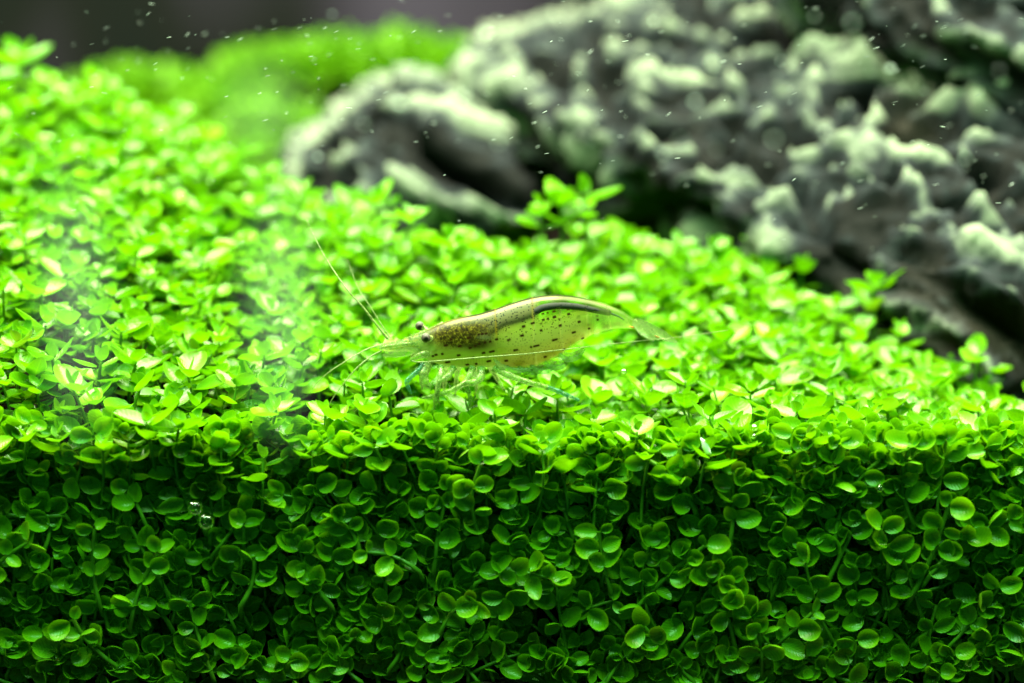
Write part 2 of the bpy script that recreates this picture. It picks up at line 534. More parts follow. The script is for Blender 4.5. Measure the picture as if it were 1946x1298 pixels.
def sprig_mesh(specs, name, mat_leaf, stems=True):
    """many sprigs (offset, spec) -> leaf mesh arrays and stem arrays joined"""
    by = {}
    SV = []
    for off, (P, rad, leaves) in specs:
        for (R, p, s, t) in leaves:
            by.setdefault(t, []).append((R * s, p + off))
        if stems: SV.append(tube(P + off, np.linspace(rad, rad * 0.75, len(P)), 5, caps=False))
    V, F, UV, o = [], [], [], 0
    for t, L in by.items():
        tv, tf, tuv = TPL[t]
        Rm = np.array([l[0] for l in L]); pm = np.array([l[1] for l in L])
        v = np.einsum('nij,kj->nki', Rm, tv) + pm[:, None, :]
        n = len(L)
        V.append(v.reshape(-1, 3)); UV.append(np.tile(tuv, (n, 1)))
        F.append((tf[None] + (np.arange(n) * len(tv))[:, None, None]).reshape(-1, 4) + o)
        o += n * len(tv)
    V = np.vstack(V); F = np.vstack(F); UV = np.vstack(UV)
    leaf_faces = len(F)
    if stems and SV:
        v, f = join(SV)
        F = np.vstack([F, f + len(V)]); V = np.vstack([V, v]); UV = np.vstack([UV, np.zeros((len(v), 2))])
    me = mesh_np(name, V, F, uv=UV)
    me.materials.append(mat_leaf); me.materials.append(M_STEM)
    mi = np.zeros(len(F), np.int32); mi[leaf_faces:] = 1
    me.polygons.foreach_set('material_index', mi)
    return me


WORDS = {2: 'two', 3: 'three', 4: 'four', 5: 'five'}
STEM_ME = {}


def sprig_thing(name, off, spec, label, group):
    P, rad, leaves = spec
    root = empty(name, off * MM)
    tag(root, label, 'plant sprig', group)
    v, f = tube(P, np.linspace(rad, rad * 0.75, len(P)), 6, caps=False)
    link('stem', mesh_np('stem', v, f), M_STEM, root)
    for (R, p, s, t) in leaves:
        o = bpy.data.objects.new('leaf', LEAF_ME[t]); col.objects.link(o)
        o.parent = root
        M4 = Matrix.Identity(4)
        for i in range(3):
            for j in range(3): M4[i][j] = R[i][j] * s
            M4[i][3] = p[i] * MM
        o.matrix_local = M4
    return root


def whereabouts(x, z=99.0):
    if abs(x + 43) < 7 and z < 30: return 'by the bubble pair'
    for lim, w in ((-52, 'below the high slope'), (-36, 'below the pale slope foot'), (-19, "below the shrimp's feelers"), (-6, "below the shrimp's head"),
                   (7, "below the shrimp's belly"), (23, "below the shrimp's tail"), (33, 'below the shell chip'), (52, 'below the craggy stone')):
        if x < lim: return w
    return "below the stone's foot"


rng = random.Random(11)
# --- the cut front face: near layer as single sprigs, the rest as one mass behind it
face_specs = []
NX, NZ = 19, 9
for i in range(NX):
    for j in range(NZ):
        x = -72 + (i + 0.5 + rng.uniform(-0.5, 0.5)) * 144 / NX
        z = -4.5 + (j + 0.5 + rng.uniform(-0.5, 0.5)) * 32.0 / NZ
        pairs = rng.choice([2, 3, 3, 4, 4])
        lean = rng.gauss(-0.05, 0.5)
        if rng.random() < 0.13: lean = rng.choice([-1, 1]) * rng.uniform(1.0, 1.5)
        length = pairs * rng.uniform(2.0, 3.0) + rng.uniform(1, 4)
        spec = sprig_face(rng, pairs, length, lean)
        cap = canopy(x, 0.0) + 0.5
        z = max(z, -2.2)
        zt = z + length * math.cos(lean)
        if zt > cap: z -= (zt - cap)
        y = rng.uniform(-1.6, 2.2) + 1.5 * max(0.0, (z + length - cap + 5) / 8)
        zone = 'just under the lit rim' if zt > cap - 6 else ('rooted at the soil' if z < 3.5 else 'halfway up the cut front')
        lean_w = 'flat-lying' if abs(lean) > 0.95 else ('upright' if abs(lean) < 0.3 else ('headward-leaning' if lean < 0 else 'tailward-leaning'))
        lab = 'shaded %s sprig, %s leaf pairs, %s, %s' % (lean_w, WORDS[pairs], zone, whereabouts(x, z))
        sprig_thing('carpet_sprig', np.array([x, y, z]), spec, lab, 'sprigs in the shaded cut front of the carpet')
mass = []
for k_ in range(1350):
    x = rng.uniform(-110, 110) if k_ % 3 else rng.choice([-1, 1]) * rng.uniform(70, 125)
    z = rng.uniform(-3.5, 29); pairs = rng.choice([2, 3, 4, 4])
    lean = rng.gauss(0, 0.6); length = pairs * rng.uniform(2.2, 3.4) + rng.uniform(1, 5)
    zt = z + length * math.cos(lean); cap = canopy(x, 2.0) - 0.5
    if zt > cap: z -= zt - cap
    y = rng.uniform(1.0, 6.5) if abs(x) < 73 else rng.uniform(-1.5, 7.5)
    mass.append((np.array([x, y, z]), sprig_face(rng, pairs, length, lean)))

for k_ in range(150):                                    # short runners along the soil line
    x = rng.uniform(-74, 74); pairs = rng.choice([2, 2, 3])
    mass.append((np.array([x, rng.uniform(-1.0, 3.5), rng.uniform(-3.0, -0.8)]), sprig_face(rng, pairs, rng.uniform(3.0, 6.0), rng.gauss(0, 0.7))))

# --- the lit top of the carpet
def poisson(n_try, xr, yr, dist):
    cell = {}
    pts = []
    for _ in range(n_try):
        x = rng.uniform(*xr); y = rng.uniform(*yr)
        d = dist(x, y)
        c = (int(x // 3), int(y // 3))
        ok = True
        for a in range(-2, 3):
            for b in range(-2, 3):
                for q in cell.get((c[0] + a, c[1] + b), ()):
                    if (q[0] - x) ** 2 + (q[1] - y) ** 2 < d * d: ok = False; break
                if not ok: break
            if not ok: break
        if ok:
            cell.setdefault(c, []).append((x, y)); pts.append((x, y))
    return pts


pts = poisson(26000, (-150, 150), (0.2, 132), lambda x, y: 3.3)
pts = [p for p in pts if abs(p[0]) < 88 + p[1] * 0.42]
pts.sort(key=lambda p: p[1])
n_top = 0
for (x, y) in pts:
    hz = canopy(x, y)
    e = 1.5
    gx = (canopy(x + e, y) - canopy(x - e, y)) / (2 * e); gy = (canopy(x, y + e) - canopy(x, y - e)) / (2 * e)
    h = rng.uniform(8.5, 11.0)
    spec = sprig_top(rng, h, rng.uniform(0.74, 1.18), (-0.35 * max(-1, min(1, gx)), -0.35 * max(-1.2, min(1.2, gy))))
    off = np.array([x, y, hz - h + rng.gauss(-0.9, 1.5)])
    if abs(x) < 71 and n_top < 128 and y < 30:
        n_top += 1
        n_l = len(spec[2]) // 2
        lab = 'lit sprig, %s leaf tiers, %s, %s' % (WORDS[n_l], 'on the very rim' if y < 4.5 else 'behind the rim', whereabouts(x).replace('below', 'in front of' if y < 13 else 'beside'))
        sprig_thing('carpet_sprig', off, spec, lab, 'lit sprigs along the front rim of the carpet')
    else:
        mass.append((off, spec))
for (x, y) in poisson(14000, (-140, 140), (5.0, 120), lambda x, y: 3.9):     # lower tier that fills the gaps
    if abs(x) > 80 + y * 0.35: continue
    h = rng.uniform(3.5, 5.5)
    mass.append((np.array([x, y, canopy(x, y) - 9.0 + rng.uniform(-0.5, 1.0)]), sprig_top(rng, h, rng.uniform(0.75, 0.95))))
o = link('carpet_plants', sprig_mesh(mass, 'carpet_plants', M_LEAF))
tag(o, 'dense bright green carpet of small oval leaves covering the slope', 'ground cover', kind='stuff')

# a few taller sprigs that stand clear of the slope against the stones
def tall(px, row, Y, h, label, sc_=1.25):
    tip = at(px, row, Y)
    r = random.Random(int(px))
    spec = sprig_top(r, h, sc_)
    P = spec[0]
    sprig_thing('carpet_sprig', tip - P[-1], spec, label, 'tall sprigs standing clear of the slope')


tall(1065, 385, 71, 11, 'blurred sprig with upright leaves in the low clump before the stones', 1.2)
tall(1110, 375, 72, 11, 'blurred sprig with outspread leaves topping the low clump before the stones', 1.35)
tall(1030, 402, 70, 10, 'blurred short sprig at the edge of the low clump before the stones', 1.1)
tall(1660, 548, 64, 13, 'tall blurred bright sprig leaning on the mossy foot of the large stone', 1.4)
tall(1860, 675, 50, 11, 'single sprig at the foot of the large stone where the carpet thins', 1.2)
tall(38, 118, 108, 12, 'tall blurred sprig topping the crest of the green slope', 1.7)

# ------------------------------------------------------------------ moss bank at the back
def build_moss():
    r = random.Random(5)
    pts_ = []
    prof = [(200, 210), (250, 185), (340, 185), (365, 215), (430, 175), (520, 142), (640, 136), (760, 124), (880, 146), (960, 140), (1090, 140), (1150, 180)]
    pr = np.array(prof, float)
    specs = []
    for c_ in range(52):
        px = 205 + (c_ % 34) * 27.5 + r.uniform(-12, 12) if c_ < 34 else r.uniform(330, 900)
        depth = r.uniform(0.0, 0.10) if c_ < 34 else r.uniform(0.3, 1.0)
        if c_ >= 34 and 560 < px < 710: continue
        row = np.interp(px, pr[:, 0], pr[:, 1]) + 6 + depth * 175
        Y = 288 - depth * 62 + r.uniform(-10, 10)
        cen = at(px, row, Y); rad = r.uniform(5.0, 9.0) if c_ < 34 else r.uniform(4.0, 10.0)
        for _q in range(int(rad * rad * 1.0)):
            n_ = np.array([r.gauss(0, 1), r.gauss(-0.3, 1), abs(r.gauss(0.5, 0.8))]); n_ /= np.linalg.norm(n_)
            p = cen + n_ * rad * r.uniform(0.75, 1.08) * np.array([1.25, 1.0, 0.8])
            leaves = []
            for _k in range(3):
                d = n_ + np.array([r.gauss(0, 0.6), r.gauss(0, 0.6), r.gauss(0.1, 0.5)])
                leaves.append((frame_from(d, np.array([r.gauss(0, .4), r.gauss(-.3, .4), 1])), np.zeros(3), r.uniform(3.0, 5.5), r.randrange(5)))
            specs.append((p, (np.zeros((2, 3)), 0.1, leaves)))
    o = link('moss_bank', sprig_mesh(specs, 'moss_bank', M_MOSS, stems=False))
    tag(o, 'blurred bright green moss bank behind the stones', 'moss', kind='stuff')
    # earth core that carries the fronds
    V, F = [], []
    cols = np.linspace(170, 1180, 40); nr = 12
    for i, px in enumerate(cols):
        topr = np.interp(px, pr[:, 0], pr[:, 1])
        for j in range(nr):
            t = j / (nr - 1)
            q = at(px, topr + 14 + t * 260, 292 - t * 70)
            V.append(q)
    n0 = len(V)
    for i, px in enumerate(cols):
        for j in range(nr):
            V.append(V[i * nr + j] + np.array([0, 90.0, 0]))
    for i in range(len(cols) - 1):
        for j in range(nr - 1):
            a = i * nr + j
            F.append((a, a + nr, a + nr + 1, a + 1)); F.append((a + n0, a + n0 + 1, a + n0 + nr + 1, a + n0 + nr))
        a = i * nr
        F.append((a, a + n0, a + n0 + nr, a + nr))
    tag(link('soil_bank', mesh_np('soil_bank', V, F), M_SOIL), kind='structure')


build_moss()

# ------------------------------------------------------------------ the shrimp
SY = 14.0
KPX = FPX / np.dot(at(1000, 640, SY) - CAM, FWD)      # photo pixels per mm at the shrimp
GROUND = at(985, 765, SY)


def sp(px, row, dy=0.0):
    """shrimp point: photo column/row of its side view, dy mm towards (-) or away (+) from the viewer"""
    q = at(px, row, SY)
    return np.array([q[0], SY + dy, q[2]]) - GROUND


DORS = np.array([(726, 656), (732, 653), (748, 650), (775, 641), (800, 632), (815, 626), (830, 618), (850, 610), (880, 602), (910, 597), (940, 588), (970, 577), (1000, 568), (1030, 562), (1060, 560.5), (1090, 563), (1120, 569), (1150, 577), (1180, 590), (1200, 603), (1216, 617)], float)
VENT = np.array([(726, 665), (732, 668), (750, 668), (775, 667), (795, 672), (810, 682), (830, 691), (850, 695), (880, 697), (910, 697), (940, 696), (970, 699), (1000, 698), (1030, 692), (1060, 676), (1085, 658), (1110, 641), (1130, 631), (1150, 626), (1180, 623), (1200, 624), (1216, 628)], float)


def fine(ctrl, xs):
    out = np.interp(xs, ctrl[:, 0], ctrl[:, 1])
    for _ in range(60):
        out[1:-1] = 0.25 * out[:-2] + 0.5 * out[1:-1] + 0.25 * out[2:]
    return out


SPOTS = [(892, 636, 9), (874, 652, 8), (894, 655, 6), (904, 651, 5), (911, 647, 5), (922, 645, 5), (932, 643, 5), (944, 638, 6), (967, 639, 7), (992, 631, 7),
         (1028, 621, 5), (1012, 608, 8), (995, 614, 7), (1053, 597, 7), (1041, 600, 4), (1032, 602, 5), (872, 670, 7), (919, 665, 7), (935, 662, 11), (980, 659, 9), (1019, 651, 12),
         (1009, 653, 4), (1054, 640, 11), (899, 675, 7), (929, 682, 9), (888, 690, 7), (905, 688, 5), (962, 681, 7), (1036, 674, 6), (1119, 621, 5), (1107, 641, 6),
         (1135, 604, 5), (1100, 607, 6), (1064, 613, 6), (1071, 661, 6), (848, 651, 9), (851, 685, 10), (829, 670, 6), (841, 668, 5), (823, 673, 5), (858, 640, 6),
         (910, 630, 5), (917, 629, 6), (924, 628, 6), (1090, 627, 8), (1080, 592, 6)]

shrimp_mats = {}


def shrimp_body_material():
    m, nt, out = new_mat('shrimp_shell'); k = N(nt)
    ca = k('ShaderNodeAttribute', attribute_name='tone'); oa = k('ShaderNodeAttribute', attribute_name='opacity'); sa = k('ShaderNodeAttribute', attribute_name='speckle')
    ga = k('ShaderNodeAttribute', attribute_name='grain')
    tc = k('ShaderNodeTexCoord')
    vo = k('ShaderNodeTexVoronoi', {'Vector': tc.outputs['Object'], 'Scale': 2700.0, 'Randomness': 1.0})
    dots = k.math('LESS_THAN', vo.outputs['Distance'], 0.31)
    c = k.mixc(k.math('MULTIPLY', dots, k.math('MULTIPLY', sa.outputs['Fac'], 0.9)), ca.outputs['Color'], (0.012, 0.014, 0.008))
    gn = k('ShaderNodeTexNoise', {'Vector': tc.outputs['Object'], 'Scale': 2600.0, 'Detail': 3.0, 'Roughness': 0.7})
    gold = k.ramp(gn.outputs[0], [(0.36, (0.014, 0.010, 0.001)), (0.52, (0.075, 0.056, 0.002)), (0.66, (0.24, 0.20, 0.015))])
    c = k.mixc(ga.outputs['Fac'], c, gold)
    opc = k.math('MAXIMUM', oa.outputs['Fac'], k.math('MULTIPLY', dots, k.math('MULTIPLY', sa.outputs['Fac'], 0.8)))
    bm_ = k('ShaderNodeBump', {'Height': gn.outputs[0], 'Strength': 0.12, 'Distance': 0.0001})
    p = k('ShaderNodeBsdfPrincipled', {'Base Color': c, 'Roughness': 0.40, 'Specular IOR Level': 0.30, 'Normal': bm_.outputs[0]})
    t = k('ShaderNodeBsdfTranslucent', {'Color': c})
    s1 = k('ShaderNodeMixShader', {0: 0.45, 1: p.outputs[0], 2: t.outputs[0]})
    tr = k('ShaderNodeBsdfTransparent', {'Color': (0.86, 0.93, 0.74, 1)})
    s2 = k('ShaderNodeMixShader', {0: opc, 1: tr.outputs[0], 2: s1.outputs[0]})
    k.link(s2.outputs[0], out.inputs[0])
    return m


def clear_material(name, color, alpha, rough=0.2, tint=(0.9, 0.97, 0.88, 1)):
    m, nt, out = new_mat(name); k = N(nt)
    tc = k('ShaderNodeTexCoord')
    nz = k('ShaderNodeTexNoise', {'Vector': tc.outputs['Object'], 'Scale': 2200.0, 'Detail': 3.0})
    c = k.mixc(nz.outputs[0], tuple(v * 0.5 for v in color), tuple(min(1, v * 1.5) for v in color))
    p = k('ShaderNodeBsdfPrincipled', {'Base Color': c, 'Roughness': rough})
    t = k('ShaderNodeBsdfTranslucent', {'Color': c})
    s1 = k('ShaderNodeMixShader', {0: 0.4, 1: p.outputs[0], 2: t.outputs[0]})
    tr = k('ShaderNodeBsdfTransparent', {'Color': tint})
    a = k.math('MULTIPLY', k.math('ADD', k.math('MULTIPLY', k.math('SUBTRACT', nz.outputs[0], 0.5), 4.0), 1.0), alpha, True)
    lw = k('ShaderNodeLayerWeight', {'Blend': 0.35})
    a = k.math('ADD', a, k.math('MULTIPLY', lw.outputs['Facing'], 0.35), True)
    k.link(k('ShaderNodeMixShader', {0: a, 1: tr.outputs[0], 2: s1.outputs[0]}).outputs[0], out.inputs[0])
    return m


M_SHELL = shrimp_body_material()
M_LIMB = clear_material('shrimp_limb', (0.29, 0.39, 0.11), 0.48)
M_LIMB_BLUE = clear_material('shrimp_limb_bluish', (0.07, 0.24, 0.15), 0.5)
M_FLAG = clear_material('shrimp_flagellum', (0.25, 0.31, 0.11), 0.75, 0.35)
M_FAN = clear_material('shrimp_tail_fan', (0.22, 0.31, 0.09), 0.34)
M_GUT = clear_material('shrimp_gut', (0.040, 0.044, 0.036), 1.6, 0.95)
M_GUTB = clear_material('shrimp_gut_end', (0.004, 0.06, 0.085), 1.6, 0.4)
M_ORANGE = clear_material('shrimp_orange_mark', (0.75, 0.25, 0.02), 1.4, 0.4)


def eye_material():
    m, nt, out = new_mat('shrimp_eye'); k = N(nt)
    tc = k('ShaderNodeTexCoord')
    # pupil of the compound eye faces sideways (local -y)
    d = k('ShaderNodeVectorMath', {0: k('ShaderNodeVectorMath', {0: tc.outputs['Object']}, operation='NORMALIZE').outputs[0], 1: (0.05, -0.98, -0.16)}, operation='DOT_PRODUCT')
    nz = k('ShaderNodeTexNoise', {'Vector': tc.outputs['Object'], 'Scale': 4000.0, 'Detail': 2.0})
    f = k.math('ADD', d.outputs['Value'], k.math('MULTIPLY', k.math('SUBTRACT', nz.outputs[0], 0.5), 0.12))
    c = k.ramp(f, [(0.12, (0.10, 0.11, 0.07)), (0.34, (0.035, 0.025, 0.020)), (0.78, (0.085, 0.066, 0.056)), (0.92, (0.008, 0.007, 0.006)), (0.985, (0.002, 0.002, 0.002))])
    p = k('ShaderNodeBsdfPrincipled', {'Base Color': c, 'Roughness': 0.42, 'Specular IOR Level': 0.25})
    k.link(p.outputs[0], out.inputs[0])
    return m


M_EYE = eye_material()


def seg_dist(px, row, a, b):
    ax, ay = a; bx, by = b
    t = np.clip(((px - ax) * (bx - ax) + (row - ay) * (by - ay)) / ((bx - ax) ** 2 + (by - ay) ** 2), 0, 1)
    return np.hypot(px - (ax + t * (bx - ax)), row - (ay + t * (by - ay)))


def poly_dist(px, row, pts):
    return np.min([seg_dist(px, row, a, b) for a, b in zip(pts[:-1], pts[1:])], axis=0)


def sstep(a, b, x):
    t = np.clip((x - a) / (b - a), 0, 1); return t * t * (3 - 2 * t)


def build_shrimp():
    root = empty('amano_shrimp', GROUND * MM)
    tag(root, 'translucent olive green shrimp with brown dashes and dark gut line standing on the carpet', 'shrimp')
    ncol, nrad = 480, 200
    xs = np.linspace(726, 1216, ncol)
    dz = fine(DORS, xs); vz = fine(VENT, xs)
    segs = [941, 1011, 1062, 1112, 1152, 1188]
    ridge_ = np.zeros(ncol)
    for s_ in segs:                                     # overlapping rings of the abdomen
        ridge_ += np.where(xs < s_, np.exp(-(s_ - xs) / 9.0), 0) * 2.6
    a = np.linspace(0, 2 * math.pi, nrad, endpoint=False)
    sn, cs = np.sin(a), np.cos(a)
    PX = np.zeros((ncol, nrad)); RW = np.zeros((ncol, nrad)); V = np.zeros((ncol, nrad, 3))
    for i, x in enumerate(xs):
        hh = (vz[i] - dz[i]) / 2 + 0.35 * ridge_[i]; zc = (vz[i] + dz[i]) / 2
        wd = np.interp(x, [726, 740, 775, 800, 830, 880, 940, 1000, 1060, 1110, 1160, 1216], [4.0, 9, 13, 17, 23, 28, 31, 33, 28, 21, 14, 7]) + 0.5 * ridge_[i]
        up = np.sign(sn) * np.abs(sn) ** 0.92
        # rings lean backwards towards the belly
        sh = 12.0 * (1 - up) * 0.5 * sstep(880, 960, x) * (1 - sstep(1130, 1200, x))
        wy = wd * np.sign(cs) * np.abs(cs) ** np.where(sn > 0, 0.95, 0.85)
        wy = wy * np.where(sn < -0.2, 1 - 0.25 * (-sn - 0.2), 1)
        px = x + sh * 0.35; row = zc - hh * up
        PX[i] = px; RW[i] = row
        q0 = at(0, 0, SY)
        zz = np.array([at(x, r_, SY)[2] for r_ in (row.min(), row.max())])
        zrow = zz[0] + (row - row.min()) / max(1e-6, row.max() - row.min()) * (zz[1] - zz[0])
        xw = (px - 973) / KPX
        V[i, :, 0] = xw; V[i, :, 1] = SY + wy / KPX; V[i, :, 2] = zrow
    V = V.reshape(-1, 3) - GROUND
    F = [(i * nrad + j, i * nrad + (j + 1) % nrad, (i + 1) * nrad + (j + 1) % nrad, (i + 1) * nrad + j) for i in range(ncol - 1) for j in range(nrad)]
    for base in (0, (ncol - 1) * nrad):
        k_ = len(V); V = np.vstack([V, V[base:base + nrad].mean(axis=0)])
        for j in range(0, nrad, 2):
            q = (base + j, base + (j + 1) % nrad, base + (j + 2) % nrad, k_)
            F.append(q if base == 0 else q[::-1])
    me = mesh_np('body', V, F)
    px = np.r_[PX.ravel(), 726, 1216]; row = np.r_[RW.ravel(), 660, 622]
    dor = np.interp(px, xs, dz); ven = np.interp(px, xs, vz)
    rel = (row - dor) / np.maximum(ven - dor, 1)
    nz = np.array([noise.noise(Vector((x * 0.06, y * 0.09, 0.5))) for x, y in zip(px, row)])
    nf = np.array([noise.noise(Vector((x * 0.35, y * 0.35, 2.5))) for x, y in zip(px, row)])
    C = np.zeros((len(px), 3)); C[:] = srgb(166, 182, 88)
    A = np.full(len(px), 0.62); S = np.zeros(len(px)); G = np.zeros(len(px))

    def lay(mask, color=None, op=None):
        nonlocal C, A
        if color is not None: C = C * (1 - mask[:, None]) + np.array(srgb(*color)) * mask[:, None]
        if op is not None: A = A * (1 - mask) + op * mask

    # organs and muscle seen through the shell, by place on the body
    belly = sstep(940, 985, px) * (1 - sstep(1085, 1125, px))
    lay(belly * sstep(0.25, 0.5, rel), (184, 192, 112), 0.88)
    lay(belly * sstep(0.62, 0.95, rel) * (0.75 + 0.5 * nz), (122, 130, 40), 0.86)
    lay(belly * sstep(0.93, 1.0, rel), (120, 160, 50), 0.35)
    lay(sstep(925, 1000, px) * (1 - sstep(1100, 1180, px)) * np.exp(-((rel - 0.36) / 0.14) ** 2) * 0.7, (150, 200, 70), 0.55)
    head = 1 - sstep(930, 955, px)
    lay(head * sstep(0.55, 0.72, rel), (168, 200, 96), 0.72)
    lay(1 - sstep(800, 835, px), (150, 195, 120), 0.50)
    sn_ = 1 - sstep(780, 815, px)
    lay(np.clip(sn_ * np.clip(nf * 2.2, 0, 1), 0, 1), (190, 200, 90), 0.75)
    lay(np.clip(sn_ * np.clip(-nf * 2.0, 0, 1), 0, 1), (70, 130, 60), 0.30)
    lay(sn_ * np.exp(-((rel - 0.62) / 0.10) ** 2) * 0.7, (110, 130, 40), 0.6)
    lay(sn_ * sstep(0.72, 0.85, rel) * 0.7, (185, 215, 140), 0.6)
    # grey muscle band under the back
    gutl = [(880, 625), (925, 622), (955, 611), (1000, 598), (1020, 590)]
    band = sstep(868, 905, px) * (1 - sstep(1010, 1024, px)) * (1 - sstep(-3, 8, row - np.interp(px, [p[0] for p in gutl], [p[1] for p in gutl])))
    lay(band, (146, 158, 112), 0.88)
    shade = np.exp(-(poly_dist(px, row, [(918, 645), (935, 625), (958, 611), (985, 604), (1018, 592)]) / 6.0) ** 2)
    lay(np.clip(shade * 1.0, 0, 1), (52, 62, 40), 0.82)
    # digestive gland: golden brown and grainy
    gl = np.exp(-(np.abs((px - 874) / 50) ** 2.6 + np.abs((row - np.interp(px, [830, 930], [634, 626])) / 21) ** 2.6))
    gl = np.clip(gl * 1.5 + 0.7 * nf * gl + 0.4 * nz * gl, 0, 1)
    G = gl.copy(); lay(gl, (80, 70, 8), 0.95)
    low = np.exp(-(((px - 905) / 34) ** 2 + ((row - 648) / 13) ** 2))
    lay(np.clip(low * 1.15, 0, 1), (58, 62, 14), 0.9)
    lay(np.exp(-(((px - 918) / 14) ** 2 + ((row - 634) / 5) ** 2)) * 0.8, (150, 172, 140), 0.8)
    # back behind the grey band: clear and green
    clearb = sstep(1014, 1030, px) * (1 - sstep(0.30, 0.40, rel))
    lay(clearb, (110, 150, 40), 0.16)
    lay(sstep(1110, 1150, px), (150, 205, 90), 0.30)
    lay(sstep(1120, 1160, px) * np.exp(-((rel - 0.62) / 0.25) ** 2) * 0.7, (190, 225, 130), 0.45)
    # pale line along the back
    dl = sstep(835, 860, px) * (1 - sstep(1150, 1190, px)) * (1 - sstep(5, 8, row - dor)) * sstep(0.6, 1.8, row - dor)
    lay(dl * np.interp(px, [1050, 1070], [1.0, 0.55]), (222, 224, 172), 0.92)
    lay((1 - sstep(0.5, 1.6, row - dor)) * sstep(850, 900, px) * (1 - sstep(1100, 1150, px)), (46, 58, 18), 0.8)
    # yellow joints between the rings
    for s_, w_ in ((941, 0.55), (1011, 0.5)):
        ln = np.exp(-((px - s_ - 7 * rel) / 2.0) ** 2) * (1 - sstep(w_ * 0.6, w_, rel))
        lay(ln * 0.75, (165, 150, 24), 0.8)
    for s_ in segs[1:]:
        ln = np.exp(-((px - s_ - 9 * rel) / 1.8) ** 2) * sstep(0.05, 0.15, rel)
        lay(ln * 0.35, (196, 210, 140), 0.7)
    # lower edge of the head shield
    edge = np.exp(-((rel - 0.965) / 0.02) ** 2) * (1 - sstep(950, 975, px)) * sstep(815, 850, px)
    lay(edge * 0.8, (190, 225, 150), 0.75)
    gill = sstep(860, 890, px) * (1 - sstep(945, 958, px)) * sstep(0.70, 0.76, rel) * (1 - sstep(0.92, 0.96, rel))
    lay(gill * (0.5 + 0.5 * np.sin(px * 1.15)) * 0.55, (200, 222, 120), 0.75)
    S = np.clip(sstep(880, 910, px) * (1 - sstep(1075, 1110, px)) * (1 - sstep(0.34, 0.62, rel)) * (row - dor > 5) * (1 - 0.8 * clearb) + 0.35 * belly * sstep(0.4, 0.6, rel), 0, 1)
    for (x, y, ln) in SPOTS:
        u = (px - x) * 0.97 - (row - y) * 0.24; v = (px - x) * 0.24 + (row - y) * 0.97
        m_ = np.exp(-((u / (ln * 0.52)) ** 4 + (v / 2.3) ** 4))
        m_ = np.clip(m_ * 1.6, 0, 1)
        lay(m_, (50, 26, 6), 0.97); S *= 1 - m_; G *= 1 - m_
    attr_c(me, 'tone', C * np.array([1.2, 1.0, 0.80]) * np.interp(rel, [0.0, 0.2, 0.4], [0.36, 0.44, 0.95])[:, None]); attr_f(me, 'opacity', np.clip(A * np.interp(px, [726, 830, 1000, 1090, 1130], [0.9, 1.18, 1.12, 1.0, 0.9]), 0, 1)); attr_f(me, 'speckle', S); attr_f(me, 'grain', G)  # back darkened in the colour to offset the strong light from above
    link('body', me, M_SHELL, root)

    # gut inside the back
    g = smooth_path([sp(1014, 591, -1.5), sp(1030, 582, -1.35), sp(1060, 578, -1.2), sp(1095, 580, -1.05), sp(1130, 587, -0.8), sp(1160, 594, -0.5)], 30)
    v, f = tube(g, np.interp(np.linspace(0, 1, 30), [0, 0.08, 0.5, 0.95, 1], [0.3, 0.55, 0.48, 0.44, 0.34]), 10)
    link('gut', mesh_np('gut', v, f), M_GUT, root)
    g = smooth_path([sp(1158, 594, -0.4), sp(1172, 599, -0.35), sp(1186, 607, -0.3)], 10)
    v, f = tube(g, np.linspace(0.2, 0.08, 10), 8)
    link('gut_end', mesh_np('gut_end', v, f), M_GUTB, root)

    # eyes on short stalks
    for (ex, er, dy, rad) in ((810, 637, -1.75, 0.66), (797, 623, 1.3, 0.64)):
        bm = bmesh.new()
        bmesh.ops.create_uvsphere(bm, u_segments=24, v_segments=16, radius=rad * MM)
        me_ = bpy.data.meshes.new('eye'); bm.to_mesh(me_); bm.free()
        for p_ in me_.polygons: p_.use_smooth = True
        e = link('eye', me_, M_EYE, root)
        e.location = sp(ex, er, dy) * MM
        base = sp(826, 640, dy * 0.35)
        v, f = tube(smooth_path([base, sp((ex + 826) / 2, (er + 642) / 2, dy * 0.75), sp(ex + 3, er + 1, dy * 0.97)], 8), np.linspace(0.42, 0.5, 8), 10)
        link('eye_stalk', mesh_np('eye_stalk', v, f), M_LIMB, root)

    # rostrum: saw-like spike from the brow
    path = smooth_path([sp(842, 614, 0), sp(820, 624.5, 0), (sp(785, 638, 0)), sp(752, 651, 0)], 20)
    Vr, Fr = tube(path, np.linspace(0.26, 0.05, 20), 8)
    teeth = []
    for k_ in range(9):
        t = 3 + k_ * 1.8
        b = path[int(t)]
        tv, tf = tube(np.array([b + [0.12, 0, 0.0], b + [-0.08, 0, 0.16], b + [-0.26, 0, 0.27]]), [0.09, 0.06, 0.015], 5)
        teeth.append((tv, tf))
    v, f = join([(Vr, Fr)] + teeth)
    tag(link('rostrum', mesh_np('rostrum', v, f), M_LIMB, root), kind=None)

    # feeler bases (jointed peduncles) and scales
    def blob(pts, rads, n=12):
        return tube(smooth_path(pts, 22), np.interp(np.linspace(0, 1, 22), np.linspace(0, 1, len(rads)), rads), n)
    for dy in (-0.75, 0.75):
        v, f = blob([sp(806, 652, dy * 0.7), sp(785, 651, dy), sp(762, 653, dy), sp(742, 656, dy), sp(722, 659, dy * 1.1)], [0.30, 0.36, 0.30, 0.36, 0.30, 0.34, 0.24])
        link('antennule_base', mesh_np('antennule_base', v, f), M_FAN, root)

